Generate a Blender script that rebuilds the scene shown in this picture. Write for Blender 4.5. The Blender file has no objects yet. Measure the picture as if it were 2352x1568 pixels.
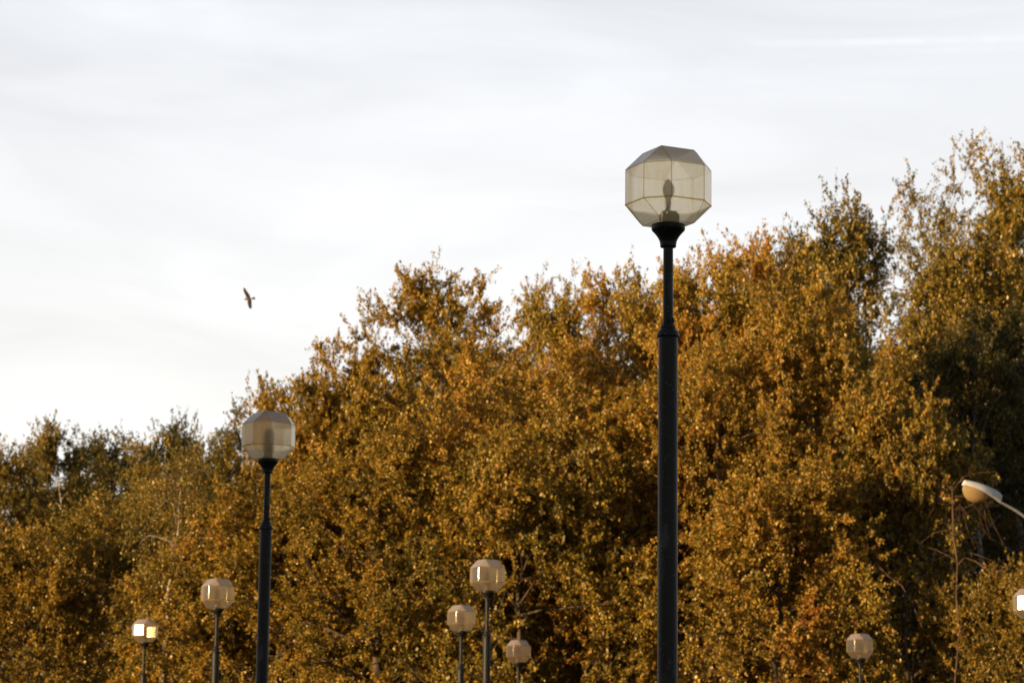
import bpy, bmesh, math, random
import numpy as np
from mathutils import Vector, Matrix

random.seed(7)
R = math.radians
sc = bpy.context.scene
C = sc.collection

# ------------------------------------------------------------------ camera
F = 6216.0                      # focal length in pixels of a 2352 px wide picture
CX, CY = 1176.0, 784.0
PITCH, ROLL = math.atan(1104.0 / F), 0.012
EYE = Vector((0, 0, 1.6))
camd = bpy.data.cameras.new('camera')
cam = bpy.data.objects.new('camera', camd)
C.objects.link(cam)
camd.sensor_width = 36.0
camd.lens = 36.0 * F / 2352.0
camd.clip_start, camd.clip_end = 0.5, 4000
M = Matrix.Rotation(PITCH + math.pi / 2, 4, 'X') @ Matrix.Rotation(ROLL, 4, 'Z')
cam.matrix_world = Matrix.Translation(EYE) @ M
camd.dof.use_dof = True
camd.dof.focus_distance = 17.6
camd.dof.aperture_fstop = 6.0
sc.camera = cam
M3 = M.to_3x3()


def at(px, py, Y):
    """world point seen at pixel (px, py) whose distance along +Y is Y"""
    d = M3 @ Vector(((px - CX) / F, -(py - CY) / F, -1.0))
    return EYE + d * (Y / d.y)


# ------------------------------------------------------------------ helpers
def tag(o, label=None, cat=None, group=None, kind=None):
    if label: o['label'] = label
    if cat: o['category'] = cat
    if group: o['group'] = group
    if kind: o['kind'] = kind
    return o


def empty(name, loc=(0, 0, 0), rz=0.0):
    o = bpy.data.objects.new(name, None)
    o.empty_display_size = 0.2
    C.objects.link(o)
    o.location = loc
    o.rotation_euler = (0, 0, rz)
    return o


def obj(name, bm, mat, parent=None, smooth=False):
    me = bpy.data.meshes.new(name)
    bm.to_mesh(me); bm.free()
    if mat: me.materials.append(mat)
    if smooth:
        me.polygons.foreach_set('use_smooth', [True] * len(me.polygons))
        me.set_sharp_from_angle(angle=R(38))
    o = bpy.data.objects.new(name, me)
    C.objects.link(o)
    if parent: o.parent = parent
    return o


def np_mesh(name, verts, faces, k, mat, parent=None, attrs=None, smooth=False):
    me = bpy.data.meshes.new(name)
    n, m = len(verts), len(faces)
    me.vertices.add(n); me.vertices.foreach_set('co', np.ascontiguousarray(verts, dtype=np.float32).ravel())
    me.loops.add(m * k); me.loops.foreach_set('vertex_index', np.ascontiguousarray(faces, dtype=np.int32).ravel())
    me.polygons.add(m)
    me.polygons.foreach_set('loop_start', np.arange(0, m * k, k, dtype=np.int32))
    me.polygons.foreach_set('loop_total', np.full(m, k, dtype=np.int32))
    if smooth: me.polygons.foreach_set('use_smooth', np.ones(m, dtype=bool))
    me.update(calc_edges=True)
    for nm, dat in (attrs or {}).items():
        a = me.attributes.new(nm, 'FLOAT', 'FACE')
        a.data.foreach_set('value', np.ascontiguousarray(dat, dtype=np.float32))
    if mat: me.materials.append(mat)
    o = bpy.data.objects.new(name, me)
    C.objects.link(o)
    if parent: o.parent = parent
    return o


def lathe(prof, seg=40):
    bm = bmesh.new()
    rings = []
    for r, z in prof:
        rings.append([bm.verts.new((r * math.cos(2 * math.pi * i / seg), r * math.sin(2 * math.pi * i / seg), z)) for i in range(seg)])
    for a, b in zip(rings, rings[1:]):
        for i in range(seg):
            bm.faces.new((a[i], a[(i + 1) % seg], b[(i + 1) % seg], b[i]))
    bm.faces.new(rings[0][::-1]); bm.faces.new(rings[-1])
    bmesh.ops.recalc_face_normals(bm, faces=bm.faces)
    return bm


def tube(bm, pts, rad, seg=8):
    pts = [Vector(p) for p in pts]
    rings = []
    for i, p in enumerate(pts):
        t = (pts[min(i + 1, len(pts) - 1)] - pts[max(i - 1, 0)]).normalized()
        u = t.cross(Vector((0, 0, 1)) if abs(t.z) < .9 else Vector((1, 0, 0))).normalized()
        v = t.cross(u)
        r = rad[i] if isinstance(rad, (list, tuple)) else rad
        rings.append([bm.verts.new(p + (u * math.cos(2 * math.pi * k / seg) + v * math.sin(2 * math.pi * k / seg)) * r) for k in range(seg)])
    for a, b in zip(rings, rings[1:]):
        for k in range(seg):
            bm.faces.new((a[k], b[k], b[(k + 1) % seg], a[(k + 1) % seg]))
    bm.faces.new(rings[0]); bm.faces.new(rings[-1][::-1])


def box(bm, c, s, rot=None):
    m = Matrix.Translation(c) @ (rot or Matrix()) @ Matrix.Diagonal((s[0], s[1], s[2], 1))
    bmesh.ops.create_cube(bm, size=1.0, matrix=m)


def material(name):
    m = bpy.data.materials.new(name); m.use_nodes = True
    nt = m.node_tree; nt.nodes.clear()
    out = nt.nodes.new('ShaderNodeOutputMaterial')
    return m, nt, out


def N(nt, t, **kw):
    n = nt.nodes.new(t)
    for k, v in kw.items():
        if k in ('operation', 'blend_type', 'data_type', 'attribute_name', 'noise_dimensions', 'sky_type', 'coord', 'interpolation_type', 'clamp_factor', 'attribute_type', 'feature'):
            setattr(n, k, v)
        else:
            n.inputs[k].default_value = v
    return n


def ramp(nt, stops, interp='LINEAR'):
    n = nt.nodes.new('ShaderNodeValToRGB')
    cr = n.color_ramp; cr.interpolation = interp
    while len(cr.elements) < len(stops): cr.elements.new(0.5)
    for e, (p, c) in zip(cr.elements, stops):
        e.position = p; e.color = (*c, 1) if len(c) == 3 else c
    return n


def noise(nt, scale, detail=4, vec=None, rough=.5, coord='Object', vscale=None):
    n = nt.nodes.new('ShaderNodeTexNoise')
    n.inputs['Scale'].default_value = scale
    n.inputs['Detail'].default_value = detail
    n.inputs['Roughness'].default_value = rough
    tc = nt.nodes.new('ShaderNodeTexCoord')
    src = tc.outputs[coord]
    if vscale:
        mp = nt.nodes.new('ShaderNodeMapping'); mp.inputs['Scale'].default_value = vscale
        nt.links.new(src, mp.inputs[0]); src = mp.outputs[0]
    nt.links.new(src, n.inputs['Vector'])
    return n


# ------------------------------------------------------------------ materials
def leaf_material(name, stops, transl=.38, rough=.38):
    m, nt, out = material(name)
    L = nt.links
    at_ = N(nt, 'ShaderNodeAttribute', attribute_name='tint')
    oi = nt.nodes.new('ShaderNodeObjectInfo')
    # per-tree shift along the ramp comes from the object's own colour (red channel, .5 = none)
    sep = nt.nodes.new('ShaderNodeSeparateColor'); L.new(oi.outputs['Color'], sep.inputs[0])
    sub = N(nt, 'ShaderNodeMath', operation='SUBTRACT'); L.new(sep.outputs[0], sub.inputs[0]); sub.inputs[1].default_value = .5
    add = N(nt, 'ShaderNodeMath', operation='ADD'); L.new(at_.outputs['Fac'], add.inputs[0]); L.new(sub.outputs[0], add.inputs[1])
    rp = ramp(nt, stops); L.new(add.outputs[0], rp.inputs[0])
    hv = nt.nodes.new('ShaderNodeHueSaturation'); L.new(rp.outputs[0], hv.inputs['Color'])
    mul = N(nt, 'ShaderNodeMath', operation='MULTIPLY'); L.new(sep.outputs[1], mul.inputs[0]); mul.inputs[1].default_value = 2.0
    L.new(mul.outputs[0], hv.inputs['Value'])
    p = nt.nodes.new('ShaderNodeBsdfPrincipled')
    p.inputs['Roughness'].default_value = rough
    p.inputs['Specular IOR Level'].default_value = .4
    L.new(hv.outputs[0], p.inputs['Base Color'])
    t = nt.nodes.new('ShaderNodeBsdfTranslucent')
    hs = nt.nodes.new('ShaderNodeHueSaturation'); hs.inputs['Saturation'].default_value = 1.15; hs.inputs['Value'].default_value = 1.0
    L.new(hv.outputs[0], hs.inputs['Color']); L.new(hs.outputs[0], t.inputs['Color'])
    mx = nt.nodes.new('ShaderNodeMixShader'); mx.inputs[0].default_value = transl
    L.new(p.outputs[0], mx.inputs[1]); L.new(t.outputs[0], mx.inputs[2]); L.new(mx.outputs[0], out.inputs[0])
    return m


GOLD = leaf_material('gold_leaf', [(0, (.045, .055, .010)), (.22, (.15, .125, .022)), (.5, (.37, .25, .038)), (.78, (.68, .45, .080)), (.90, (.58, .24, .035)), (1, (.32, .09, .018))])
OLIVE = leaf_material('olive_leaf', [(0, (.045, .055, .012)), (.3, (.145, .125, .023)), (.6, (.33, .235, .037)), (.85, (.60, .39, .070)), (1, (.38, .15, .022))])


def bark(name, a, b, c, scale=3.0, vs=(1, 1, .3)):
    m, nt, out = material(name); L = nt.links
    n = noise(nt, scale, 6, vscale=vs, rough=.65)
    rp = ramp(nt, [(.32, a), (.5, b), (.66, c)]); L.new(n.outputs['Fac'], rp.inputs[0])
    p = nt.nodes.new('ShaderNodeBsdfPrincipled'); p.inputs['Roughness'].default_value = .85
    L.new(rp.outputs[0], p.inputs['Base Color'])
    bp = nt.nodes.new('ShaderNodeBump'); bp.inputs['Distance'].default_value = .02
    L.new(n.outputs['Fac'], bp.inputs['Height']); L.new(bp.outputs[0], p.inputs['Normal'])
    L.new(p.outputs[0], out.inputs[0])
    return m


BARK = bark('grey_brown_bark', (.02, .014, .01), (.06, .04, .026), (.12, .08, .05), 6)
BIRCH = bark('birch_bark', (.03, .025, .022), (.30, .25, .20), (.55, .48, .40), 4, (1, 1, 2.5))
BARE = bark('bare_twig_bark', (.04, .020, .013), (.095, .052, .032), (.18, .10, .06), 8)

m, nt, out = material('black_paint'); BLACK = m; L = nt.links
n = noise(nt, 7, 5, vscale=(1, 1, .35), rough=.6)
n2 = noise(nt, 90, 2)
rp = ramp(nt, [(.0, (.006, .006, .006)), (.55, (.009, .009, .0085)), (.60, (.028, .029, .030)), (.72, (.075, .078, .08))]); L.new(n.outputs['Fac'], rp.inputs[0])
rs = ramp(nt, [(.70, (0, 0, 0)), (.74, (1, 1, 1))]); L.new(n2.outputs['Fac'], rs.inputs[0])
mx = nt.nodes.new('ShaderNodeMixRGB'); mx.inputs[2].default_value = (.3, .3, .29, 1)
L.new(rs.outputs[0], mx.inputs[0]); L.new(rp.outputs[0], mx.inputs[1])
p = nt.nodes.new('ShaderNodeBsdfPrincipled'); p.inputs['Roughness'].default_value = .50; p.inputs['Specular IOR Level'].default_value = .26
L.new(mx.outputs[0], p.inputs['Base Color'])
bp = nt.nodes.new('ShaderNodeBump'); bp.inputs['Distance'].default_value = .002; bp.inputs['Strength'].default_value = .5
L.new(n.outputs['Fac'], bp.inputs['Height']); L.new(bp.outputs[0], p.inputs['Normal'])
L.new(p.outputs[0], out.inputs[0])

# aged, dusty, frosted acrylic of the lanterns
m, nt, out = material('frosted_acrylic'); ACRYL = m; L = nt.links
st = noise(nt, 9, 5, vscale=(3, 3, .35), rough=.6)
mo = noise(nt, 14, 6, rough=.6)
sp = noise(nt, 75, 3)
tintr = ramp(nt, [(.3, (.88, .80, .64)), (.48, (.97, .94, .85)), (.62, (1, .98, .95)), (.75, (.95, .90, .80))]); L.new(st.outputs['Fac'], tintr.inputs[0])
spr = ramp(nt, [(.66, (0, 0, 0)), (.72, (.55, .55, .55))]); L.new(sp.outputs['Fac'], spr.inputs[0])
dk = nt.nodes.new('ShaderNodeMixRGB'); dk.inputs[2].default_value = (.16, .12, .08, 1); L.new(spr.outputs[0], dk.inputs[0]); L.new(tintr.outputs[0], dk.inputs[1])
refr = nt.nodes.new('ShaderNodeBsdfRefraction'); refr.inputs['IOR'].default_value = 1.035; refr.inputs['Roughness'].default_value = .65
L.new(dk.outputs[0], refr.inputs['Color'])
trl = nt.nodes.new('ShaderNodeBsdfTranslucent'); trl.inputs['Color'].default_value = (1, .79, .46, 1)
dif = nt.nodes.new('ShaderNodeBsdfDiffuse'); dif.inputs['Color'].default_value = (.35, .30, .29, 1)
geo = nt.nodes.new('ShaderNodeNewGeometry')
sepn = nt.nodes.new('ShaderNodeSeparateXYZ')
tcn = nt.nodes.new('ShaderNodeTexCoord'); L.new(tcn.outputs['Normal'], sepn.inputs[0])
upr = nt.nodes.new('ShaderNodeMapRange'); upr.inputs['From Min'].default_value = .2; upr.inputs['From Max'].default_value = .6
upr.inputs['To Min'].default_value = .0; upr.inputs['To Max'].default_value = .50
L.new(sepn.outputs['Z'], upr.inputs['Value'])
dm = N(nt, 'ShaderNodeMath', operation='MULTIPLY_ADD'); L.new(mo.outputs['Fac'], dm.inputs[0]); dm.inputs[1].default_value = .09; L.new(upr.outputs[0], dm.inputs[2])
tra = nt.nodes.new('ShaderNodeBsdfTransparent'); tra.inputs['Color'].default_value = (.99, .90, .72, 1)
m0 = nt.nodes.new('ShaderNodeMixShader'); m0.inputs[0].default_value = .36; L.new(refr.outputs[0], m0.inputs[1]); L.new(tra.outputs[0], m0.inputs[2])
m1 = nt.nodes.new('ShaderNodeMixShader'); m1.inputs[0].default_value = .28; L.new(m0.outputs[0], m1.inputs[1]); L.new(trl.outputs[0], m1.inputs[2])
m2 = nt.nodes.new('ShaderNodeMixShader'); L.new(dm.outputs[0], m2.inputs[0]); L.new(m1.outputs[0], m2.inputs[1]); L.new(dif.outputs[0], m2.inputs[2])
gl = nt.nodes.new('ShaderNodeBsdfGlossy'); gl.inputs['Roughness'].default_value = .09
fr = nt.nodes.new('ShaderNodeFresnel')
# the shell is a thin sheet: same reflectance from inside and outside
bi = nt.nodes.new('ShaderNodeMapRange'); bi.inputs['To Min'].default_value = 1.45; bi.inputs['To Max'].default_value = 1 / 1.45
L.new(geo.outputs['Backfacing'], bi.inputs['Value']); L.new(bi.outputs[0], fr.inputs['IOR'])
m3 = nt.nodes.new('ShaderNodeMixShader'); L.new(fr.outputs[0], m3.inputs[0]); L.new(m2.outputs[0], m3.inputs[1]); L.new(gl.outputs[0], m3.inputs[2])
L.new(m3.outputs[0], out.inputs[0])


def plain(name, col, rough=.5, metal=0.0, nscale=20, var=.25):
    m, nt, out = material(name); L = nt.links
    n = noise(nt, nscale, 4)
    rp = ramp(nt, [(.3, tuple(c * (1 - var) for c in col)), (.7, tuple(min(1, c * (1 + var)) for c in col))]); L.new(n.outputs['Fac'], rp.inputs[0])
    p = nt.nodes.new('ShaderNodeBsdfPrincipled'); p.inputs['Roughness'].default_value = rough; p.inputs['Metallic'].default_value = metal
    L.new(rp.outputs[0], p.inputs['Base Color']); L.new(p.outputs[0], out.inputs[0])
    return m


SEAM, nt, out = material('seam_resin')
sd1 = nt.nodes.new('ShaderNodeBsdfDiffuse'); sd1.inputs['Color'].default_value = (.74, .64, .42, 1)
sd2 = nt.nodes.new('ShaderNodeBsdfTranslucent'); sd2.inputs['Color'].default_value = (.96, .84, .56, 1)
sd3 = nt.nodes.new('ShaderNodeBsdfTransparent'); sd3.inputs['Color'].default_value = (.94, .84, .58, 1)
sm = nt.nodes.new('ShaderNodeMixShader'); sm.inputs[0].default_value = .5; nt.links.new(sd1.outputs[0], sm.inputs[1]); nt.links.new(sd2.outputs[0], sm.inputs[2])
sm2 = nt.nodes.new('ShaderNodeMixShader'); sm2.inputs[0].default_value = .72; nt.links.new(sm.outputs[0], sm2.inputs[1]); nt.links.new(sd3.outputs[0], sm2.inputs[2]); nt.links.new(sm2.outputs[0], out.inputs[0])
BULB, nt, out = material('old_bulb')
b1_ = nt.nodes.new('ShaderNodeBsdfPrincipled'); b1_.inputs['Base Color'].default_value = (.6, .6, .57, 1); b1_.inputs['Roughness'].default_value = .25
b2_ = nt.nodes.new('ShaderNodeBsdfTransparent'); b2_.inputs['Color'].default_value = (.8, .8, .78, 1)
b3_ = nt.nodes.new('ShaderNodeMixShader'); b3_.inputs[0].default_value = .38; nt.links.new(b1_.outputs[0], b3_.inputs[1]); nt.links.new(b2_.outputs[0], b3_.inputs[2]); nt.links.new(b3_.outputs[0], out.inputs[0])
INNER = plain('inner_fitting', (.24, .22, .18), .5)
LOUVRE = plain('louvre_metal', (.09, .09, .08), .4, .3)
GREYM = plain('grey_metal', (.50, .50, .52), .45, .0, 8, .12)
ARM = plain('arm_metal', (.16, .165, .175), .45, .0, 8, .15)
FEATH = plain('dark_feather', (.045, .030, .020), .8, 0, 6, .5)
RUST = plain('rusty_feather', (.30, .14, .07), .8, 0, 9, .4)
WALLM = plain('rendered_wall', (.42, .37, .30), .9, 0, 2, .1)
ROOFM = plain('roof_sheet', (.08, .07, .07), .8, 0, 2, .2)
FRAMEM = plain('window_frame', (.6, .6, .58), .5, 0, 6, .08)
PANEM = plain('window_glass', (.03, .035, .04), .08, 0, 1, .1)
GROUND = plain('meadow_ground', (.055, .050, .018), .95, 0, .6, .5)
PAVE = plain('asphalt_paving', (.05, .05, .05), .9, 0, 3, .2)

# ------------------------------------------------------------------ sun and sky
SUN_EL, SUN_AZ = R(5.5), R(234.0)       # sun low on the left, behind the camera
sd = Vector((math.sin(SUN_AZ) * math.cos(SUN_EL), math.cos(SUN_AZ) * math.cos(SUN_EL), math.sin(SUN_EL)))
ld = bpy.data.lights.new('sun', 'SUN'); ld.energy = 5.0; ld.angle = R(.6); ld.color = (1.0, .68, .335)
lo = bpy.data.objects.new('sun', ld); C.objects.link(lo)
lo.rotation_euler = sd.to_track_quat('Z', 'Y').to_euler(); lo.location = sd * 100

w = bpy.data.worlds.new('World'); sc.world = w; w.use_nodes = True
nt = w.node_tree; nt.nodes.clear(); L = nt.links
wo = nt.nodes.new('ShaderNodeOutputWorld'); bg = nt.nodes.new('ShaderNodeBackground'); bg.inputs['Strength'].default_value = .1
sky = nt.nodes.new('ShaderNodeTexSky'); sky.sky_type = 'NISHITA'; sky.sun_disc = False
sky.sun_elevation = SUN_EL; sky.sun_rotation = SUN_AZ; sky.air_density = 1.0; sky.dust_density = 1.5
tc = nt.nodes.new('ShaderNodeTexCoord')
sx = nt.nodes.new('ShaderNodeSeparateXYZ'); L.new(tc.outputs['Generated'], sx.inputs[0])
# veil of thin high cloud: brightest towards the horizon, thinner overhead
veil = ramp(nt, [(0, (7.5, 7.1, 6.45)), (.10, (6.85, 6.68, 6.4)), (.19, (6.28, 6.22, 6.22)), (.28, (5.8, 5.87, 6.12)), (.5, (2.4, 2.7, 3.2)), (1, (1.6, 1.9, 2.5))])
L.new(sx.outputs['Z'], veil.inputs[0])
mp = nt.nodes.new('ShaderNodeMapping'); mp.inputs['Scale'].default_value = (3.6, 3.6, 15); mp.inputs['Rotation'].default_value = (0, R(-7), 0)
L.new(tc.outputs['Generated'], mp.inputs[0])
cn = nt.nodes.new('ShaderNodeTexNoise'); cn.inputs['Scale'].default_value = 1.6; cn.inputs['Detail'].default_value = 7; cn.inputs['Roughness'].default_value = .52; cn.inputs['Distortion'].default_value = .8
L.new(mp.outputs[0], cn.inputs['Vector'])
cm = nt.nodes.new('ShaderNodeMapRange'); cm.inputs['From Min'].default_value = .3; cm.inputs['From Max'].default_value = .7
cm.inputs['To Min'].default_value = .91; cm.inputs['To Max'].default_value = 1.09
L.new(cn.outputs['Fac'], cm.inputs['Value'])
vm = nt.nodes.new('ShaderNodeVectorMath'); vm.operation = 'SCALE'; L.new(veil.outputs[0], vm.inputs[0])
# veil dimmed behind the camera to lower ambient light on surfaces facing it
yb = nt.nodes.new('ShaderNodeMapRange'); yb.interpolation_type = 'SMOOTHSTEP'
yb.inputs['From Min'].default_value = -.1; yb.inputs['From Max'].default_value = .75; yb.inputs['To Min'].default_value = .44; yb.inputs['To Max'].default_value = 1.0
L.new(sx.outputs['Y'], yb.inputs['Value'])
ym = N(nt, 'ShaderNodeMath', operation='MULTIPLY'); L.new(cm.outputs[0], ym.inputs[0]); L.new(yb.outputs[0], ym.inputs[1]); L.new(ym.outputs[0], vm.inputs['Scale'])
mixs = nt.nodes.new('ShaderNodeMixRGB'); mixs.inputs[0].default_value = .88
L.new(sky.outputs[0], mixs.inputs[1]); L.new(vm.outputs[0], mixs.inputs[2])
# two faint contrails high on the right
acc = mixs.outputs[0]
for (a, b, wid, amp) in (((1640, 104), (2360, 88), .0007, 1.2), ((1980, 122), (2500, 108), .0006, 1.0)):
    d1 = (at(a[0], a[1], 1) - EYE).normalized(); d2 = (at(b[0], b[1], 1) - EYE).normalized()
    nrm = d1.cross(d2).normalized(); tan = (d2 - d1).normalized()
    dp = nt.nodes.new('ShaderNodeVectorMath'); dp.operation = 'DOT_PRODUCT'; L.new(tc.outputs['Generated'], dp.inputs[0]); dp.inputs[1].default_value = nrm
    ab = N(nt, 'ShaderNodeMath', operation='ABSOLUTE'); L.new(dp.outputs['Value'], ab.inputs[0])
    mr = nt.nodes.new('ShaderNodeMapRange'); mr.interpolation_type = 'SMOOTHSTEP'
    mr.inputs['From Min'].default_value = 0; mr.inputs['From Max'].default_value = wid * 3; mr.inputs['To Min'].default_value = amp; mr.inputs['To Max'].default_value = 0
    L.new(ab.outputs[0], mr.inputs['Value'])
    dt = nt.nodes.new('ShaderNodeVectorMath'); dt.operation = 'DOT_PRODUCT'; L.new(tc.outputs['Generated'], dt.inputs[0]); dt.inputs[1].default_value = tan
    m2r = nt.nodes.new('ShaderNodeMapRange'); m2r.inputs['From Min'].default_value = d1.dot(tan); m2r.inputs['From Max'].default_value = d2.dot(tan)
    L.new(dt.outputs['Value'], m2r.inputs['Value'])
    bn = nt.nodes.new('ShaderNodeTexNoise'); bn.inputs['Scale'].default_value = 45; bn.inputs['Detail'].default_value = 4; L.new(tc.outputs['Generated'], bn.inputs['Vector'])
    br_ = nt.nodes.new('ShaderNodeMapRange'); br_.inputs['From Min'].default_value = .35; br_.inputs['From Max'].default_value = .65; br_.inputs['To Min'].default_value = .15; L.new(bn.outputs['Fac'], br_.inputs['Value'])
    m3r = N(nt, 'ShaderNodeMath', operation='MULTIPLY'); L.new(m2r.outputs[0], m3r.inputs[0]); L.new(br_.outputs[0], m3r.inputs[1])
    mu = N(nt, 'ShaderNodeMath', operation='MULTIPLY'); L.new(mr.outputs[0], mu.inputs[0]); L.new(m3r.outputs[0], mu.inputs[1])
    av = nt.nodes.new('ShaderNodeVectorMath'); av.operation = 'ADD'; L.new(acc, av.inputs[0]); L.new(mu.outputs[0], av.inputs[1]); acc = av.outputs[0]
L.new(acc, bg.inputs['Color']); L.new(bg.outputs[0], wo.inputs[0])

# ------------------------------------------------------------------ lamps: where they stand
W = 0.55                                 # width of a lantern
A_, C_ = .432 * W, .231 * W              # side of its square panes, inset of its cut edges
HEADZ = 5.55                             # lantern centre above the ground
LAMPS = [  # px, py of lantern centre, apparent width, turn, kind, label
    (1535, 432, 200, 15, 'bulb', 'tallest black lamp post, nearest one, with grey bulb inside its beige faceted lantern'),
    (617, 1001, 121.5, 15, 'stack', 'second largest lamp post, unlit beige lantern against the sky and golden tree edge'),
    (1120, 1321, 80, 13, 'stack', 'sunlit lamp post with yellow glints and louvres, taller of the close pair'),
    (1060, 1419, 66, 2, 'dim', 'shorter lamp post just left of the louvred sunlit one, pale left pane'),
    (1191, 1495, 56.5, 6, 'dim', 'small amber lamp post just right of the louvred sunlit one'),
    (500, 1363, 75, 14, 'stack', 'sunlit louvred lamp post standing just left of the big unlit dark one'),
    (333, 1448, 58, -15, 'dim', 'lamp post whose left pane flashes white in the sun among leaves'),
    (1975, 1483, 62, 4, 'dim', 'lone small amber lamp post low in front of the darker orange trees'),
    (2366, 1386, 77, -15, 'dim', 'lamp post cut off by the right edge, its pane glaring white'),
]
spots = []
for (px, py, s, turn, kind, lab) in LAMPS:
    Y = F * W / s
    p = at(px, py, Y)
    spots.append(p)


def ground_z(x, y):
    num = den = 0.0
    for p in spots:
        wgt = 1.0 / (((x - p.x) ** 2 + (y - p.y) ** 2) + .5) ** 1.5
        num += wgt * (p.z - HEADZ); den += wgt
    far = 1.0 / (35.0 ** 2) ** 1.5
    return num / (den + far)


# ground sheet
gx = np.concatenate([np.linspace(-1500, -60, 12)[:-1], np.linspace(-60, 60, 81), np.linspace(60, 1500, 12)[1:]])
gy = np.concatenate([np.linspace(-1200, -40, 10)[:-1], np.linspace(-40, 140, 121), np.linspace(140, 2500, 14)[1:]])
V = np.array([(x, y, ground_z(x, y) if abs(x) < 200 and -100 < y < 300 else 0) for y in gy for x in gx])
nx = len(gx)
idx = np.arange(len(gy) * nx).reshape(len(gy), nx)
FQ = np.stack([idx[:-1, :-1], idx[:-1, 1:], idx[1:, 1:], idx[1:, :-1]], -1).reshape(-1, 4)
tag(np_mesh('ground', V, FQ, 4, GROUND, smooth=True), kind='structure')

# ------------------------------------------------------------------ lamp post
def globe_bm(scale=1.0):
    bm = bmesh.new()
    a = A_ / 2 * scale; e = (A_ / 2 + C_) * scale
    for perm in ((e, a, a), (a, e, a), (a, a, e)):
        for sx_ in (-1, 1):
            for sy_ in (-1, 1):
                for sz_ in (-1, 1):
                    bm.verts.new((perm[0] * sx_ * 1.035, perm[1] * sy_ * 1.035, perm[2] * sz_))
    bmesh.ops.convex_hull(bm, input=bm.verts)
    bmesh.ops.dissolve_limit(bm, angle_limit=R(5), verts=bm.verts, edges=bm.edges)
    bmesh.ops.recalc_face_normals(bm, faces=bm.faces)
    return bm


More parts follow.
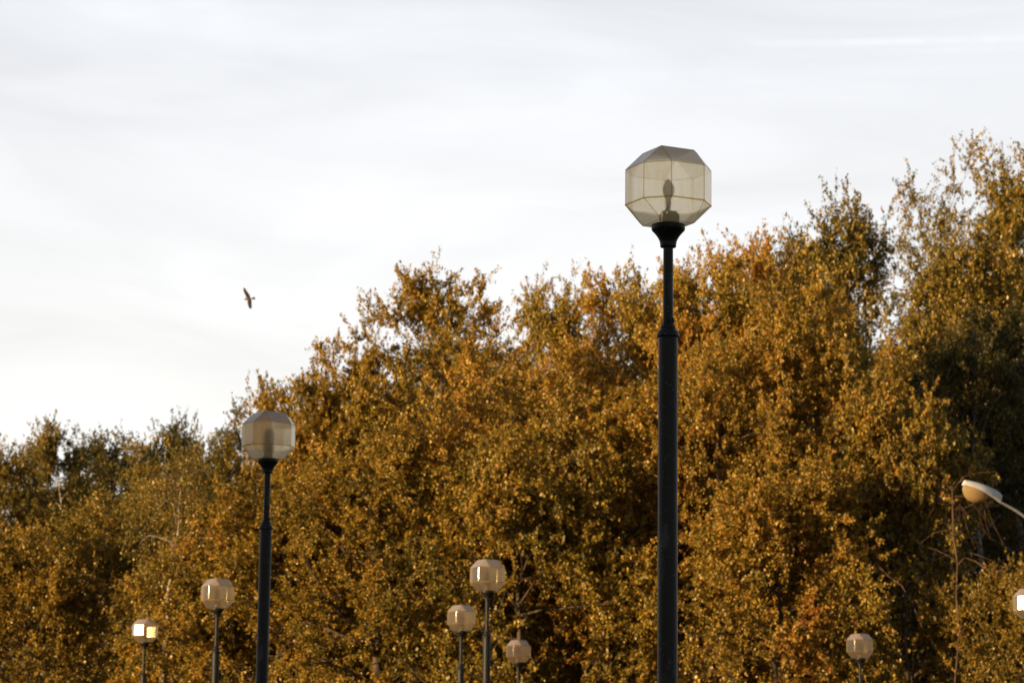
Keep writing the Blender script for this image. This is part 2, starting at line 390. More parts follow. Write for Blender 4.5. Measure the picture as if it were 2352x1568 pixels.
def make_lamp(kind):
    root = empty('lamp_post')
    hz = HEADZ
    bm = globe_bm()
    bmesh.ops.bevel(bm, geom=list(bm.edges), offset=.016, segments=4, affect='EDGES', profile=.5)
    bmesh.ops.translate(bm, verts=bm.verts, vec=(0, 0, hz))
    g = obj('lantern_globe', bm, ACRYL, root, smooth=False)
    g.data.polygons.foreach_set('use_smooth', [True] * len(g.data.polygons))
    wn = g.modifiers.new('weighted normals', 'WEIGHTED_NORMAL'); wn.mode = 'FACE_AREA'; wn.weight = 100
    # edge seams just inside the shell
    src = globe_bm(.982)
    bs = bmesh.new()
    for e in src.edges:
        a, b = e.verts
        low = abs(a.co.z + A_ / 2 * .982) < .003 and abs(b.co.z + A_ / 2 * .982) < .003
        tube(bs, [a.co, b.co], (.0055 if low else .0024), 6)
    src.free()
    bmesh.ops.translate(bs, verts=bs.verts, vec=(0, 0, hz))
    obj('edge_seams', bs, SEAM, g)
    zb = hz - (A_ / 2 + C_)              # underside of the lantern
    # cup under the lantern
    prof = [(.100, zb + .003), (.108, zb - .001), (.1095, zb - .020), (.107, zb - .034), (.100, zb - .041)]
    for i in range(1, 9):
        t = i / 8
        prof.append((.052 + (.100 - .052) * (1 - math.sin(t * math.pi / 2)) ** 1.15, zb - .041 - .095 * t))
    prof += [(.052, zb - .142), (.049, zb - .146), (.030, zb - .146)]
    obj('neck_cup', lathe(prof[::-1]), BLACK, root, True)
    zc = zb - .735                        # top of the thick pole
    obj('upper_pole', lathe([(.0335, zc - .02), (.0335, zc + .02), (.0315, zb - .143)][::1], 32), BLACK, root, True)
    col = [(.060, zc - .006), (.0665, zc - .003), (.0715, zc), (.073, zc + .004), (.0735, zc + .010), (.071, zc + .022), (.065, zc + .036), (.056, zc + .046), (.049, zc + .050),
           (.0485, zc + .052), (.050, zc + .055), (.050, zc + .068), (.047, zc + .072), (.040, zc + .080), (.034, zc + .10), (.031, zc + .115)]
    obj('collar', lathe(col), BLACK, root, True)
    # crust of old sealant above the collar
    bm = bmesh.new()
    rs = random.Random(3)
    for k in range(7):
        an = k * .9
        bmesh.ops.create_icosphere(bm, subdivisions=2, radius=1, matrix=Matrix.Translation((.027 * math.cos(an), .027 * math.sin(an), zc + .088 + rs.uniform(-.012, .022))) @ Matrix.Diagonal((.016, .016, rs.uniform(.018, .03), 1)))
    for v in bm.verts:
        v.co += Vector((rs.gauss(0, .0012), rs.gauss(0, .0012), rs.gauss(0, .002)))
    obj('sealant_crust', bm, BLACK, root)
    obj('lower_pole', lathe([(.0650, 0.05), (.0645, 1.2), (.0622, zc - .0035)], 40), BLACK, root, True)
    # base flange and hatch
    obj('base_flange', lathe([(.15, -.12), (.15, .03), (.145, .035), (.09, .04), (.085, .10), (.068, .12), (.066, .13)], 32), BLACK, root, True)
    bm = bmesh.new(); box(bm, (0, -.062, .75), (.075, .016, .32)); bmesh.ops.bevel(bm, geom=list(bm.edges), offset=.004, segments=2, affect='EDGES')
    obj('access_hatch', bm, BLACK, root)
    # what is inside
    if kind == 'bulb':
        bp_ = [(.004, zb + .165)]
        z0, z1 = zb + .175, zb + .305
        prof = [(.012, zb + .10), (.015, zb + .13), (.018, zb + .155)]
        for i in range(0, 13):
            t = i / 12
            prof.append((max(.002, .036 * math.sin(math.pi * (.10 + .90 * t)) ** .72), z0 + (z1 - z0) * t))
        obj('light_bulb', lathe(prof, 24), BULB, root, True)
        bm = bmesh.new()
        box(bm, (.028, 0, zb + .050), (.085, .075, .095)); bmesh.ops.bevel(bm, geom=list(bm.edges), offset=.018, segments=3, affect='EDGES')
        tube(bm, [(-.035, 0, zb + .01), (-.028, 0, zb + .08), (-.005, 0, zb + .115), (0, 0, zb + .135)], .011, 8)
        tube(bm, [(-.05, .01, zb + .01), (-.055, .01, zb + .06), (-.035, .01, zb + .09), (.0, .01, zb + .10)], .005, 6)
        obj('bulb_holder', bm, INNER, root)
    else:
        bm = bmesh.new()
        zz = zb + .10
        for k in range(8):
            r = .066 if k < 7 else .050
            z = zz + k * .030
            bmesh.ops.create_cone(bm, cap_ends=True, segments=24, radius1=r, radius2=r * .6, depth=.013, matrix=Matrix.Translation((0, 0, z)))
        for an in (0, 2.1, 4.2):
            tube(bm, [(.036 * math.cos(an), .036 * math.sin(an), zb + .05), (.036 * math.cos(an), .036 * math.sin(an), zz + .20)], .003, 6)
        obj('louvre_stack', bm, LOUVRE, root)
        bm = bmesh.new()
        bmesh.ops.create_cone(bm, cap_ends=True, segments=24, radius1=.052, radius2=.040, depth=.095, matrix=Matrix.Translation((0, 0, zb + .048)))
        tube(bm, [(0, 0, zb + .09), (0, 0, zz + .19)], .009, 10)
        obj('bulb_holder', bm, INNER, root)
    return root


def copy_tree(o, parent=None):
    c = o.copy(); C.objects.link(c)
    if parent: c.parent = parent
    for ch in list(o.children): copy_tree(ch, c)
    return c


first = make_lamp('bulb'); proto = None
for i, ((px, py, s, turn, kind, lab), p) in enumerate(zip(LAMPS, spots)):
    if i == 0: o = first
    elif proto is None: o = proto = make_lamp(kind)
    else: o = copy_tree(proto)
    az = math.atan2(-p.x, p.y)           # bearing of the lamp from the camera
    o.location = (p.x, p.y, p.z - HEADZ)
    rz = R(45 - turn) + az
    if turn == -15:                      # these two happen to face halfway between the sun and the camera
        h = (sd + (EYE - p).normalized()); rz = math.atan2(h.y, h.x)
    o.rotation_euler = (0, 0, rz)
    tag(o, lab, 'street lamp', 'faceted lantern lamp posts')

# ------------------------------------------------------------------ trees
def frames(d):
    """two unit vectors perpendicular to each direction d (n,3)"""
    up = np.tile(np.array([0., 0, 1]), (len(d), 1))
    bad = np.abs(d[:, 2]) > .9
    up[bad] = (1, 0, 0)
    u = np.cross(d, up); u /= np.linalg.norm(u, axis=1, keepdims=True) + 1e-9
    v = np.cross(d, u)
    return u, v


def chains_mesh(P, Rad, seg):
    """P (n,k,3) polylines with radii Rad (n,k) -> verts, quads"""
    n, k, _ = P.shape
    T = np.empty_like(P)
    T[:, 1:-1] = P[:, 2:] - P[:, :-2]; T[:, 0] = P[:, 1] - P[:, 0]; T[:, -1] = P[:, -1] - P[:, -2]
    T /= np.linalg.norm(T, axis=2, keepdims=True) + 1e-9
    u, v = frames(T.reshape(-1, 3)); u = u.reshape(n, k, 3); v = v.reshape(n, k, 3)
    an = np.arange(seg) * 2 * np.pi / seg
    ring = u[:, :, None] * np.cos(an)[None, None, :, None] + v[:, :, None] * np.sin(an)[None, None, :, None]
    VV = P[:, :, None] + ring * Rad[:, :, None, None]
    idx = np.arange(n * k * seg).reshape(n, k, seg)
    a = idx[:, :-1]; b = idx[:, 1:]
    FF = np.stack([a, np.roll(a, -1, 2), np.roll(b, -1, 2), b], -1)
    return VV.reshape(-1, 3), FF.reshape(-1, 4)


def unit(v):
    return v / (np.linalg.norm(v, axis=-1, keepdims=True) + 1e-9)


def children_of(rng, P, Rd, per, s_lo, s_hi, spread, length, k, up, wob, rr):
    """grow `per` side branches from every polyline; returns polylines (n*per,k,3), radii"""
    n, kk, _ = P.shape
    s = rng.uniform(s_lo, s_hi, (n, per)); s[:, 0] = s_hi
    f = s * (kk - 1); i0 = np.clip(f.astype(int), 0, kk - 2); fr = (f - i0)[..., None]
    ii = np.arange(n)[:, None]
    A = P[ii, i0]; B = P[ii, i0 + 1]
    base = A * (1 - fr) + B * fr
    tan = unit(B - A)
    rnd = unit(rng.normal(size=(n, per, 3)))
    side = unit(rnd - (rnd * tan).sum(-1, keepdims=True) * tan)
    ang = rng.normal(spread, .22, (n, per, 1))
    d = unit(tan * np.cos(ang) + side * np.sin(ang) + np.array([0, 0, up]))
    Ln = length(s, n, per)
    out = np.empty((n, per, k, 3)); out[:, :, 0] = base
    cur = base.copy(); dd = d
    for j in range(1, k):
        dd = unit(dd + rng.normal(0, wob, (n, per, 3)) + np.array([0, 0, up * .4]))
        cur = cur + dd * (Ln / (k - 1))[..., None]
        out[:, :, j] = cur
    r0 = (Rd[ii, i0] * rr)
    rad = r0[..., None] * np.linspace(1, .3, k)[None, None]
    return out.reshape(-1, k, 3), np.maximum(rad.reshape(-1, k), .004)


def grow(seed, H, Rr, kind, low=.14, limbs=46, subs=11, twigs=8, leaves=46, leaf=.078, lean=0.0, droop=0.0, shape='round', sparse_top=0.0):
    rng = np.random.default_rng(seed)
    K = 14
    tz = np.linspace(0, 1, K)
    tr = np.zeros((1, K, 3)); tr[0, :, 2] = tz * H * .92
    wx = np.cumsum(rng.normal(0, .10, K)); wy = np.cumsum(rng.normal(0, .10, K))
    tr[0, :, 0] = (wx - wx[0]) + lean * tz ** 1.3 * H; tr[0, :, 1] = wy - wy[0]
    tr_r = (.016 * H * (1 - tz) ** .8 + .012)[None]
    t = np.sort(low + (1 - low) * rng.uniform(0, 1, limbs) ** .85); t[-1] = .995; t[-2] = .97
    fi = t * (K - 1); i0 = np.clip(fi.astype(int), 0, K - 2); fr = (fi - i0)[:, None]
    base = tr[0, i0] * (1 - fr) + tr[0, i0 + 1] * fr
    tt = (t - low) / (1 - low)
    if shape == 'round': prof = np.sqrt(np.clip(1 - (tt - .42) ** 2 / .40, .05, 1))
    elif shape == 'cone': prof = np.clip((1 - tt) ** .62, .10, 1) * np.clip(tt * 5 + .55, 0, 1)
    else: prof = np.clip(1 - np.abs(tt - .45) ** 2.4 * 1.9, .25, 1)
    Ln = Rr * prof * rng.uniform(.74, 1.12, limbs)
    az = np.arange(limbs) * 2.39996 + rng.normal(0, .45, limbs)
    el = np.interp(tt, [0, .6, 1], [.20, .42, .62]) + rng.normal(0, .16, limbs)
    d = np.stack([np.cos(az) * np.cos(el), np.sin(az) * np.cos(el), np.sin(el)], 1)
    k = 7
    LP = np.empty((limbs, k, 3)); LP[:, 0] = base; cur = base.copy(); dd = d
    for j in range(1, k):
        dd = unit(dd + rng.normal(0, .13, (limbs, 3)) + np.array([0, 0, .04 - droop * .12 * j]))
        cur = cur + dd * (Ln / (k - 1))[:, None]; LP[:, j] = cur
    LR = np.interp(t, tz, tr_r[0])[:, None] * .5 * np.linspace(1, .25, k)[None]
    SP, SR = children_of(rng, LP, LR, subs, .18, 1.0, .75, lambda s, n, per: np.repeat(Ln[:, None], per, 1) * (.52 - .26 * s) * rng.uniform(.6, 1.25, (n, per)) + .3, 5, -.04 - droop * .22, .16, .5)
    TP, TR = children_of(rng, SP, SR, twigs, .12, 1.0, .75, lambda s, n, per: rng.uniform(.28, .75, (n, per)) * (1 + droop), 4, -.05 - droop * .5, .16, .6)
    wood = [chains_mesh(tr, tr_r, 10), chains_mesh(LP, LR, 6), chains_mesh(SP, SR, 4), chains_mesh(TP, np.maximum(TR * .6, .003), 3)]
    nbig = sum(len(f_) for _, f_ in wood[:2])
    vs, fs, o = [], [], 0
    for v_, f_ in wood:
        vs.append(v_); fs.append(f_ + o); o += len(v_)
    # leaves
    nT = len(TP)
    dens = rng.uniform(.35, 1.25, nT)                # some twigs are thinner
    dens *= np.repeat(rng.uniform(.45, 1.55, limbs * subs), twigs)     # leaves come in sprays
    if sparse_top: dens *= np.where(TP[:, 0, 2] > H * .8, 1 - sparse_top, 1)
    own = np.repeat(np.arange(nT), np.maximum(1, (leaves * dens).astype(int)))
    s = rng.uniform(.05, 1.05, len(own)) * 3
    i0 = np.clip(s.astype(int), 0, 2); fr = (s - i0)[:, None]
    pos = TP[own, i0] * (1 - fr) + TP[own, i0 + 1] * fr + rng.normal(0, .035, (len(own), 3))
    n = len(pos)
    tanv = unit(TP[own, 3] - TP[own, 0])
    ax = unit(tanv * .5 + rng.normal(0, .75, (n, 3)) + np.array([0, 0, -.45]))
    pos = pos + ax * (leaf * .45)
    nr = rng.normal(0, 1, (n, 3)) + np.array([0, 0, .5]); nr = unit(nr - (nr * ax).sum(1, keepdims=True) * ax)
    sd_ = np.cross(ax, nr)
    ln = leaf * rng.uniform(.5, 1.4, n)[:, None]; wd = ln * rng.uniform(.33, .46, n)[:, None]
    Q = np.empty((n, 5, 3))
    Q[:, 0] = pos - ax * ln * .5
    Q[:, 1] = pos - ax * ln * .08 + sd_ * wd + nr * wd * .28
    Q[:, 2] = pos + ax * ln * .5 - nr * wd * .15
    Q[:, 3] = pos - ax * ln * .08 - sd_ * wd + nr * wd * .28
    Q = Q[:, :4]
    # tint: per leaf plus per limb patches
    limb_t = rng.normal(0, .08, limbs)
    sub_t = rng.normal(0, .06, limbs * subs)
    tint = .5 + limb_t[own // (subs * twigs)] + sub_t[own // twigs] + rng.normal(0, .21, n)
    return dict(nbig=nbig, wood=(np.concatenate(vs), np.concatenate(fs)), leaves=Q.reshape(-1, 3), tint=np.clip(tint, 0.02, .98), H=H, R=Rr, kind=kind, tc=tuple(float(Q[Q[:, 2, 2] > H * .84, 2, a].mean()) for a in (0, 1)), top=float(np.percentile(Q[:, 2, 2], 99.93)), rad=float(np.percentile(np.hypot(Q[:, 2, 0] - np.interp(Q[:, 2, 2], tr[0, :, 2], tr[0, :, 0]), Q[:, 2, 1]), 90)))


PROTO = {}


def proto_tree(key, **kw):
    g = grow(**kw)
    root = empty('tree')
    birch = kw['kind'] == 'birch'
    root.name = 'birch_tree' if birch else 'golden_tree'
    tk = np_mesh('trunk', g['wood'][0], g['wood'][1], 4, BIRCH if birch else BARK, root, smooth=True)
    tk.data.materials.append(BARK)
    mi = np.ones(len(g['wood'][1]), dtype=np.int32); mi[:g['nbig']] = 0
    tk.data.polygons.foreach_set('material_index', mi)
    nq = len(g['leaves']) // 4
    np_mesh('crown', g['leaves'], np.arange(nq * 4).reshape(-1, 4), 4, OLIVE if birch else GOLD, root, {'tint': g['tint']})
    PROTO[key] = [root, g['top'], g['rad'], False, g['tc']]


proto_tree('g1', seed=11, H=16, Rr=4.2, kind='gold', low=.12, limbs=52, shape='round')
proto_tree('g2', seed=12, H=14, Rr=4.0, kind='gold', low=.10, limbs=48, shape='egg', lean=.03)
proto_tree('g3', seed=13, H=15, Rr=3.4, kind='gold', low=.10, limbs=50, shape='round', lean=-.03, leaf=.082)
proto_tree('g4', seed=14, H=10, Rr=4.0, kind='gold', low=.06, limbs=44, shape='egg', leaf=.086)
proto_tree('b1', seed=21, H=16, Rr=3.0, kind='birch', low=.16, limbs=46, shape='egg', leaf=.078, droop=.35, leaves=38)
proto_tree('b2', seed=22, H=14, Rr=2.6, kind='birch', low=.14, limbs=42, shape='round', leaf=.078, droop=.25, leaves=40, lean=.02)
proto_tree('b3', seed=23, H=18, Rr=3.4, kind='birch', low=.2, limbs=40, subs=8, twigs=7, shape='round', leaf=.08, droop=.3, leaves=38, sparse_top=.2)
proto_tree('b5', seed=31, H=11, Rr=1.5, kind='birch', low=.62, limbs=22, subs=7, twigs=6, shape='round', leaf=.07, droop=.4, leaves=16)
proto_tree('b4', seed=24, H=12, Rr=2.8, kind='birch', low=.1, limbs=44, shape='round', leaf=.07, droop=.25, leaves=42)

# px, top py, half width px, Y, prototype, turn, tint shift (.5 none), brightness (.5 none), label
TREES = [
    (1005, 603, 215, 70, 'g1', 20, .50, .50, 'tall rounded golden tree whose airy orange top stands left of the centre gap'),
    (795, 778, 150, 71, 'g3', 100, .45, .47, 'golden tree with slanting shoulder just left of the rounded orange top'),
    (685, 868, 150, 72, 'g2', 200, .47, .50, 'spreading yellow tree reaching out above the second largest lantern'),
    (1262, 628, 150, 77, 'b2', 40, .60, .52, 'bushy olive gold tree with fine upright twigs between the gap and the tall post'),
    (1460, 612, 130, 75, 'b4', 10, .62, .52, 'brown gold tree crown directly left of the tall black post'),
    (1605, 572, 130, 71, 'g3', 250, .52, .52, 'gold crown rising right behind the tall black post'),
    (1755, 540, 120, 74, 'b4', 75, .70, .55, 'narrow tree with spiky pale gold tips between two rounder crowns'),
    (1925, 445, 108, 88, 'b2', 310, .42, .44, 'dark olive birch crown left of the small sky hole'),
    (2175, 322, 140, 96, 'b3', 120, .42, .48, 'tall thin birch with pale trunk and sky showing through its crown'),
    (2355, 338, 120, 91, 'b2', 200, .48, .45, 'tallest leafy birch at the right edge of the skyline'),
    (2205, 510, 150, 83, 'b2', 290, .50, .46, 'broad olive birch below the thin see-through birch'),
    (2330, 700, 150, 79, 'b4', 15, .26, .32, 'dark green tree filling the shady right edge'),  # leaf tint and brightness lowered to paint the shaded recess
    (1850, 640, 200, 69, 'g2', 150, .50, .46, 'large golden tree with a leaning forked trunk right of the tall post'),
    (1650, 760, 200, 68, 'g1', 300, .50, .46, 'dense golden tree just right of the tall post at mid height'),
    (2065, 880, 155, 67, 'g4', 200, .44, .40, 'amber tree below the small sky hole, left of the bare twigs'),
    (2330, 1270, 150, 64, 'g4', 20, .44, .38, 'low amber tree at the bottom right under the drooping street light'),
    (1800, 1060, 230, 65, 'g4', 330, .55, .42, 'reddish gold low tree behind the lone small amber lamp'),
    (1400, 860, 240, 69, 'g2', 60, .50, .48, 'dense golden tree left of the tall post at mid height'),
    (1180, 960, 230, 67, 'g4', 90, .45, .46, 'thick gold and green tree behind the close pair of lamps'),
    (880, 980, 240, 68, 'g1', 210, .43, .46, 'wide green and gold tree between the second lantern and the lamp pair'),
    (640, 1090, 230, 70, 'g2', 330, .46, .47, 'golden tree directly behind the second largest lamp post'),
    (385, 1015, 170, 84, 'b1', 140, .48, .47, 'broad olive birch crown sloping down to the left behind the slender white trunk'),
    (377, 985, 60, 71.5, 'b5', 30, .45, .45, 'slender birch whose thin white trunk stands clear of its neighbours'),
    (1835, 565, 70, 90, 'b4', 190, .48, .47, 'small olive crown filling the slope left of the dark olive birch'),
    (1130, 800, 110, 80, 'b4', 140, .55, .48, 'low brownish crown filling the notch right of the rounded orange top'),
    (2225, 760, 125, 76, 'b4', 50, .27, .33, 'dark green crown just behind the bare drooping twigs'),  # shade of the recess painted into these leaves too
    (560, 990, 60, 96, 'b4', 330, .40, .42, 'low olive crown showing just left of the second lantern'),
    (395, 955, 50, 98, 'b2', 10, .28, .38, 'small dark tufted crown on the skyline left of the second lantern'),
    (490, 930, 75, 97, 'b1', 250, .34, .40, 'tall dark tufted crown touching the sky beside the second lantern'),
    (255, 988, 62, 106, 'b4', 70, .25, .36, 'small dark crown between two paler crowns on the left skyline'),
    (130, 960, 90, 102, 'b2', 180, .42, .45, 'rounded pale olive crown, highest on the far left skyline'),
    (15, 1010, 90, 98, 'b4', 240, .42, .42, 'olive crown cut off by the left edge at the skyline'),
    (60, 1190, 180, 74, 'g4', 140, .49, .41, 'low orange gold tree at the bottom left corner'),
    (270, 1120, 170, 77, 'b4', 300, .46, .46, 'rounded yellow green birch behind the lamp with the white flash'),
    (480, 1240, 190, 72, 'g4', 260, .44, .46, 'low gold speckled tree behind the louvred lamp on the left'),
    (-150, 1080, 150, 84, 'b2', 60, .45, .45, 'olive tree beyond the left edge of the row'),
    (2520, 560, 150, 82, 'g1', 60, .40, .42, 'dark golden tree beyond the right edge of the row'),
]
SKYL = [(-200, 1050), (0, 1040), (130, 990), (255, 1020), (440, 960), (600, 930), (740, 820), (850, 740), (1000, 640), (1080, 690), (1130, 780), (1180, 700), (1260, 670), (1470, 650), (1610, 600), (1760, 600), (1900, 540), (1960, 800), (2050, 800), (2100, 560), (2180, 520), (2352, 450), (2600, 450)]
sx_, sy_ = zip(*SKYL)
rr = random.Random(5)
FILL = []
for k, px in enumerate(range(-130, 2560, 115)):
    px2 = px + rr.uniform(-30, 30)
    top = float(np.interp(px2, sx_, sy_)) + rr.uniform(90, 150)
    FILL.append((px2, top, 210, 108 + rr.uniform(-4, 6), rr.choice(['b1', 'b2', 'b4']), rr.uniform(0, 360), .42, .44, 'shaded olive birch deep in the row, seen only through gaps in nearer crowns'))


def place(spec, group):
    px, top, hw, Y, key, turn, tn, br, lab = spec
    root, H0, R0, used, tc_ = PROTO[key]
    o = root if not used else copy_tree(root)
    PROTO[key][3] = True
    p = at(px, top, Y)
    gz = ground_z(p.x, p.y)
    H = p.z - gz
    sz = H / H0
    sxy = (hw * 1.10 / F * Y) / R0
    sxy = min(max(sxy, sz * .62), sz * 1.7)
    if key == 'b5': tc_ = (0, 0)
    ca, sa = math.cos(R(turn)), math.sin(R(turn))
    o.location = (p.x - sxy * (tc_[0] * ca - tc_[1] * sa), p.y - sxy * (tc_[0] * sa + tc_[1] * ca), gz - .05)
    o.scale = (sxy, sxy, sz)
    o.rotation_euler = (0, 0, R(turn))
    for ch in o.children:
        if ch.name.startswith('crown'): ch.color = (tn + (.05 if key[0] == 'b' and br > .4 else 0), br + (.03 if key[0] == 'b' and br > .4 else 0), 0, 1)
    tag(o, lab, 'tree', group)
    return o


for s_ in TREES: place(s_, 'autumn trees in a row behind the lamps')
for s_ in FILL: place(s_, 'shaded birches deep in the tree row')

# bare, leafless branches in front of the right-hand trees
def bare_tree():
    root = empty('bare_tree', at(2200, 1888, 63.3))
    base = at(2200, 1888, 63.3); base.z = ground_z(base.x, base.y); root.location = base
    bm = bmesh.new()
    rs = random.Random(9)

    def P_(px, py, dy=0.0):
        return at(px, py, 63.3 + dy) - base

    def path(pts, r0, r1, dy=0.0):
        n = len(pts)
        tube(bm, [P_(x, y, dy + rs.uniform(-.08, .08)) for x, y in pts], [r0 + (r1 - r0) * i / (n - 1) for i in range(n)], 6)

    tube(bm, [Vector((0, 0, -.1)), P_(2190, 1600), P_(2205, 1440), P_(2196, 1370), P_(2199, 1290)], [.034, .018, .017, .016, .016], 8)
    path([(2199, 1292), (2190, 1230), (2188, 1165), (2187, 1117), (2193, 1106)], .022, .014)
    path([(2186, 1128), (2200, 1112), (2213, 1095), (2226, 1090), (2250, 1085), (2290, 1083)], .015, .004)
    path([(2188, 1124), (2176, 1116), (2160, 1110)], .010, .003)
    path([(2190, 1139), (2226, 1140), (2234, 1137)], .010, .006)
    path([(2190, 1170), (2212, 1168), (2232, 1158), (2246, 1150)], .011, .006)
    path([(2188, 1218), (2160, 1219), (2140, 1226), (2125, 1238), (2112, 1250)], .012, .003)
    path([(2188, 1215), (2175, 1203), (2164, 1199), (2150, 1206)], .009, .003)
    path([(2199, 1292), (2180, 1277), (2150, 1262), (2130, 1256)], .013, .004)
    path([(2201, 1295), (2216, 1280), (2240, 1288), (2262, 1304), (2282, 1314), (2300, 1308), (2330, 1330), (2352, 1350)], .018, .005)
    path([(2230, 1270), (2250, 1275), (2285, 1290), (2312, 1310)], .010, .003, .3)
    path([(2282, 1314), (2292, 1296), (2296, 1280)], .009, .003)
    path([(2200, 1330), (2180, 1345), (2165, 1352), (2150, 1372)], .012, .003)
    path([(2220, 1440), (2240, 1418), (2262, 1402)], .012, .007, .4)
    path([(2199, 1440), (2210, 1450), (2224, 1436)], .014, .008)
    # drooping broom of twigs behind the street light
    for k in range(11):
        x0 = 2228 + rs.uniform(-30, 34); y0 = 1142 + rs.uniform(-6, 30)
        x1 = x0 + rs.uniform(-30, 50); y1 = y0 + rs.uniform(20, 110)
        path([(x0, y0), ((x0 + x1) / 2 - rs.uniform(0, 8), (y0 + y1) / 2), (x1, y1), (x1 + rs.uniform(-16, 16), y1 + rs.uniform(6, 26))], .0055, .002, rs.uniform(.1, .5))
    for k in range(26):
        x0 = rs.choice([2190, 2212, 2240, 2290, 2160]) + rs.uniform(-15, 15); y0 = rs.uniform(1100, 1330)
        a = rs.uniform(0, 6.28); l = rs.uniform(14, 46)
        path([(x0, y0), (x0 + math.cos(a) * l * .5, y0 + math.sin(a) * l * .4 + 3), (x0 + math.cos(a) * l, y0 + math.sin(a) * l * .8 + 8)], .0055, .002, rs.uniform(-.2, .4))
    # leaning broken branches further left
    path([(2010, 1290), (2040, 1322), (2072, 1345), (2098, 1390), (2118, 1440)], .020, .012, .5)
    obj('trunk', bm, BARE, root, True)
    return tag(root, 'leafless tree with thin drooping brown twigs under the street light', 'tree')


bare_tree()

# ------------------------------------------------------------------ cobra-head street light, far right
def street_light():
    hp = at(2255, 1131, 50.0)
    root = empty('street_light'); 
    ez = M3 @ Vector((0, 1, 0)); ex = Vector((1, 0, 0))
    foot = Vector((hp.x + 2.35, hp.y + .25, 0)); foot.z = ground_z(foot.x, foot.y)
    root.location = foot
    # head frame: long axis from tip (upper left) to arm (lower right)
    tip = at(2213, 1112, 49.85); tail = at(2296, 1151, 50.1)
    X = (tail - tip).normalized(); Yv = Vector((0, 0, 1)).cross(X).normalized(); Z = X.cross(Yv).normalized()
    if Z.z < 0: Z = -Z; Yv = -Yv
    Ln = (tail - tip).length
    B = Matrix((X, Yv, Z)).transposed()

    def shell(prof, mat, name, seg=20, n=14):
        """prof(t) -> (halfwidth, top, bottom) along the axis"""
        bm = bmesh.new(); rings = []
        for i in range(n + 1):
            t = i / n; hw, zt, zb_ = prof(t)
            ring = []
            for k in range(seg):
                a = 2 * math.pi * k / seg
                c, s = math.cos(a), math.sin(a)
                z = (zt if s > 0 else -zb_) * abs(s) ** .8 * (1 if s > 0 else 1)
                z = zt * abs(s) ** .8 if s >= 0 else -abs(zb_) * abs(s) ** .8
                y = hw * math.copysign(abs(c) ** .8, c)
                ring.append(bm.verts.new(tip - foot + B @ Vector((t * Ln, y, z))))
            rings.append(ring)
        for a, b in zip(rings, rings[1:]):
            for k in range(seg): bm.faces.new((a[k], a[(k + 1) % seg], b[(k + 1) % seg], b[k]))
        bm.faces.new(rings[0][::-1]); bm.faces.new(rings[-1])
        bmesh.ops.recalc_face_normals(bm, faces=bm.faces)
        return obj(name, bm, mat, root, True)

    def housing(t):
        w_ = .155 * (math.sin(math.pi * min(.5, .09 + t * .9)) ** .7) * (1 - .62 * max(0, (t - .45) / .55) ** 1.4)
        h = .19 * math.sin(math.pi * min(1, .10 + t * .47 if t < .85 else .10 + .85 * .47 + (t - .85) * 1.6)) ** .65 * (1 - .2 * t)
        return w_, max(h, .012), .014
    shell(housing, GREYM, 'lamp_housing')

    def bowl(t):
        s = math.sin(math.pi * min(1, max(0, (.03 + t * 1.0)))) ** .5
        return .150 * s, .002, .260 * s * (1 - .25 * t)
    bm = bmesh.new(); rings = []
    for i in range(13):
        t = .02 + .96 * i / 12; hw, _, zb_ = bowl(t); ring = []
        for k in range(20):
            a = 2 * math.pi * k / 20; c, s = math.cos(a), math.sin(a)
            ring.append(bm.verts.new(tip - foot + B @ Vector((.015 + t * Ln * .70, hw * c, -.015 + (0 if s >= 0 else -zb_ * abs(s) ** .9)))))
        rings.append(ring)
    for a, b in zip(rings, rings[1:]):
        for k in range(20): bm.faces.new((a[k], a[(k + 1) % 20], b[(k + 1) % 20], b[k]))
    bm.faces.new(rings[0][::-1]); bm.faces.new(rings[-1]); bmesh.ops.recalc_face_normals(bm, faces=bm.faces)
    obj('glass_bowl', bm, BOWL, root, True)
    # arm curving down to the pole outside the frame
    bm = bmesh.new()
    q0 = tail - X * .10
    pts = [q0, at(2312, 1160, 50.12), at(2335, 1173, 50.15), at(2362, 1192, 50.18), at(2400, 1226, 50.2), at(2450, 1290, 50.22), at(2480, 1360, 50.24)]
    end = Vector((foot.x, foot.y, pts[-1].z - .5))
    tube(bm, [p - foot for p in pts] + [end - foot], [.020, .026, .028, .030, .032, .034, .036, .038], 12)
    obj('arm', bm, ARM, root, True)
    bm = bmesh.new(); tube(bm, [Vector((0, 0, -.1)), Vector((0, 0, 2)), end - foot + Vector((0, 0, .15))], [.085, .075, .05], 16)
    obj('pole', bm, ARM, root, True)
    tag(root, 'grey drooping street light on a slanting arm with amber glints in its bowl', 'street light')


m, nt, out = material('ribbed_bowl'); BOWL = m; L = nt.links
r1 = nt.nodes.new('ShaderNodeBsdfRefraction'); r1.inputs['IOR'].default_value = 1.1; r1.inputs['Roughness'].default_value = .5; r1.inputs['Color'].default_value = (.8, .62, .36, 1)
t1 = nt.nodes.new('ShaderNodeBsdfTranslucent'); t1.inputs['Color'].default_value = (.85, .55, .25, 1)
g1 = nt.nodes.new('ShaderNodeBsdfGlossy'); g1.inputs['Roughness'].default_value = .15
f1 = nt.nodes.new('ShaderNodeFresnel'); f1.inputs['IOR'].default_value = 1.5
a1 = nt.nodes.new('ShaderNodeMixShader'); a1.inputs[0].default_value = .75; L.new(r1.outputs[0], a1.inputs[1]); L.new(t1.outputs[0], a1.inputs[2])
d1_ = nt.nodes.new('ShaderNodeBsdfDiffuse'); d1_.inputs['Color'].default_value = (.85, .62, .30, 1); a0 = nt.nodes.new('ShaderNodeMixShader'); a0.inputs[0].default_value = .3; L.new(a1.outputs[0], a0.inputs[1]); L.new(d1_.outputs[0], a0.inputs[2])
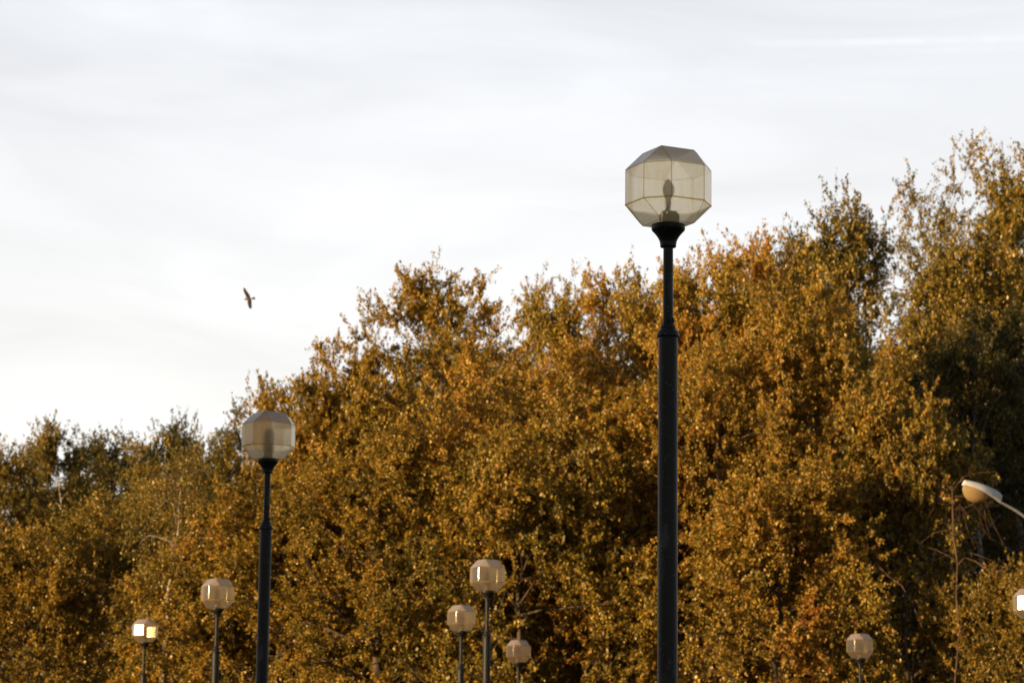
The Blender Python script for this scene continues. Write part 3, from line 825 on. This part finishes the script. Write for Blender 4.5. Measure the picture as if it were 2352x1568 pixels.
a2 = nt.nodes.new('ShaderNodeMixShader'); L.new(f1.outputs[0], a2.inputs[0]); L.new(a0.outputs[0], a2.inputs[1]); L.new(g1.outputs[0], a2.inputs[2])
L.new(a2.outputs[0], out.inputs[0])
street_light()

# ------------------------------------------------------------------ bird
def bird():
    """bird of prey: local x = forward (head), y = wings, z = up; then banked towards the viewer"""
    Yd = 130.0
    c = at(570, 686, Yd)
    s = Yd / F * 1.12                               # metres per 2352-px pixel
    # the zoomed photo: 1660 px for 180 source px -> 16.06 zoom px per 2352-px pixel
    def Q(x, y, z=0.0):
        return (M3 @ Vector(((x - 820) / 16.06 * s, -(y - 880) / 16.06 * s, z)))
    bm = bmesh.new()

    def strip(sections):
        """sections: (leading point, trailing point, lift) -> closed thick blade"""
        rings = []
        for (a, b, z, th) in sections:
            a = Vector(a); b = Vector(b)
            ring = []; th = max(th, .022)
            for (f, zz) in ((0, 0), (.12, th), (.6, th * .9), (1.06, 0.0), (.6, -th * .8), (.12, -th)):
                q = a.lerp(b, f); ring.append(bm.verts.new(Q(q.x, q.y, z + zz)))
            rings.append(ring)
        for r0, r1 in zip(rings, rings[1:]):
            for k in range(6): bm.faces.new((r0[k], r0[(k + 1) % 6], r1[(k + 1) % 6], r1[k]))
        bm.faces.new(rings[0][::-1]); bm.faces.new(rings[-1])

    strip([((765, 900), (905, 905), 0, .05), ((752, 820), (895, 830), .03, .035), ((715, 740), (868, 745), .07, .03), ((680, 660), (828, 680), .09, .025), ((660, 590), (785, 620), .10, .02), ((664, 540), (748, 570), .10, .015), ((680, 512), (712, 520), .10, .01)])
    strip([((785, 870), (910, 875), 0, .05), ((790, 940), (930, 930), .03, .035), ((800, 1010), (948, 1010), .06, .03), ((812, 1080), (952, 1080), .08, .025), ((830, 1140), (950, 1140), .09, .02), ((858, 1190), (945, 1185), .09, .015), ((888, 1215), (930, 1212), .09, .01)])
    # tail fan
    strip([((880, 870), (880, 915), 0, .03), ((935, 862), (940, 900), 0, .02), ((985, 822), (1000, 905), 0, .015), ((1020, 808), (1050, 918), 0, .012), ((1035, 812), (1062, 905), 0, .008)])
    # body: spindle from beak to tail root
    rings = []
    prof = [(668, 905, 3), (690, 903, 12), (715, 898, 24), (745, 888, 38), (790, 882, 52), (840, 880, 50), (885, 884, 34), (930, 882, 22), (960, 876, 12)]
    for (x, y, r) in prof:
        rings.append([bm.verts.new(Q(x, y + r * math.cos(a), r / 16.06 * s * math.sin(a))) for a in [2 * math.pi * k / 10 for k in range(10)]])
    for r0, r1 in zip(rings, rings[1:]):
        for k in range(10): bm.faces.new((r0[k], r1[k], r1[(k + 1) % 10], r0[(k + 1) % 10]))
    bm.faces.new(rings[0]); bm.faces.new(rings[-1][::-1])
    bmesh.ops.recalc_face_normals(bm, faces=bm.faces)
    o = obj('bird', bm, None, None, True)
    o.location = c
    rm = o.modifiers.new('remesh', 'REMESH'); rm.mode = 'VOXEL'; rm.voxel_size = .011; rm.use_smooth_shade = True
    # plumage: rusty breast, dark leading edges
    m, nt, out = material('plumage'); L = nt.links
    tc = nt.nodes.new('ShaderNodeTexCoord')
    ln = nt.nodes.new('ShaderNodeVectorMath'); ln.operation = 'DISTANCE'; L.new(tc.outputs['Object'], ln.inputs[0]); ln.inputs[1].default_value = Q(805, 885, .06)
    rp = ramp(nt, [(.0, (.20, .10, .055)), (.08, (.17, .08, .045)), (.13, (.018, .012, .008)), (1, (.018, .012, .008))]); L.new(ln.outputs['Value'], rp.inputs[0])
    n = noise(nt, 9, 4); nr = ramp(nt, [(.42, (0, 0, 0)), (.6, (1, 1, 1))]); L.new(n.outputs['Fac'], nr.inputs[0])
    mx = nt.nodes.new('ShaderNodeMixRGB'); mx.inputs[2].default_value = (.08, .040, .015, 1)
    mfac = N(nt, 'ShaderNodeMath', operation='MULTIPLY'); mfac.inputs[1].default_value = .7; L.new(nr.outputs[0], mfac.inputs[0]); L.new(mfac.outputs[0], mx.inputs[0]); L.new(rp.outputs[0], mx.inputs[1])
    p = nt.nodes.new('ShaderNodeBsdfPrincipled'); p.inputs['Roughness'].default_value = .8; L.new(mx.outputs[0], p.inputs['Base Color']); L.new(p.outputs[0], out.inputs[0])
    o.data.materials.append(m)
    tag(o, 'dark brown bird of prey flying across the pale sky with spread wings', 'bird')


bird()

# ------------------------------------------------------------------ unseen block, added to shade the near lamps (left of and behind the camera)
def shade_block():
    u = Vector((sd.x, sd.y, 0)).normalized(); v = Vector((u.y, -u.x, 0))
    c = u * 52 + v * 5.5
    root = empty('added_shade_block', (c.x, c.y, 0), math.atan2(v.y, v.x))
    # local x runs along the facade, local y towards the sun
    Lx, D, H = 44.0, 12.0, 17.0
    bm = bmesh.new(); box(bm, (0, 0, H / 2 - .5), (Lx, D, H + 1)); obj('wall', bm, WALLM, root)
    bm = bmesh.new(); box(bm, (0, 0, H + .20), (Lx + .6, D + .6, .35)); obj('roof', bm, ROOFM, root)
    for sgn in (-1, 1):
        for fl in range(5):
            for k in range(12):
                x = -Lx / 2 + 2.4 + k * (Lx - 4.8) / 11; z = 2.0 + fl * 3.1
                bm = bmesh.new(); y = sgn * (D / 2 + .02)
                for (dx, dz, sx2, sz2) in ((-.65, 0, .1, 1.5), (.65, 0, .1, 1.5), (0, .7, 1.2, .1), (0, -.7, 1.2, .1), (0, 0, .06, 1.3)):
                    box(bm, (x + dx, y, z + dz), (sx2, .10, sz2))
                wdw = obj('window', bm, FRAMEM, root)
                bm = bmesh.new(); box(bm, (x, sgn * (D / 2 + .005), z), (1.2, .03, 1.3)); obj('pane', bm, PANEM, wdw)
    tag(root, 'unseen pale block with rows of windows, added to shade the near lamps', 'shade_block')


shade_block()

# ------------------------------------------------------------------ render settings
sc.view_settings.view_transform = 'Standard'
sc.view_settings.look = 'None'
sc.view_settings.exposure = 0.76
sc.view_settings.gamma = 1
sc.cycles.max_bounces = 10
sc.cycles.diffuse_bounces = 4
sc.cycles.glossy_bounces = 4
sc.cycles.transmission_bounces = 8
sc.cycles.transparent_max_bounces = 8
sc.cycles.caustics_reflective = False
sc.cycles.caustics_refractive = True
sc.cycles.sample_clamp_indirect = 6
sc.cycles.use_denoising = True
sc.cycles.denoiser = 'OPENIMAGEDENOISE'
sc.cycles.denoising_prefilter = 'ACCURATE'
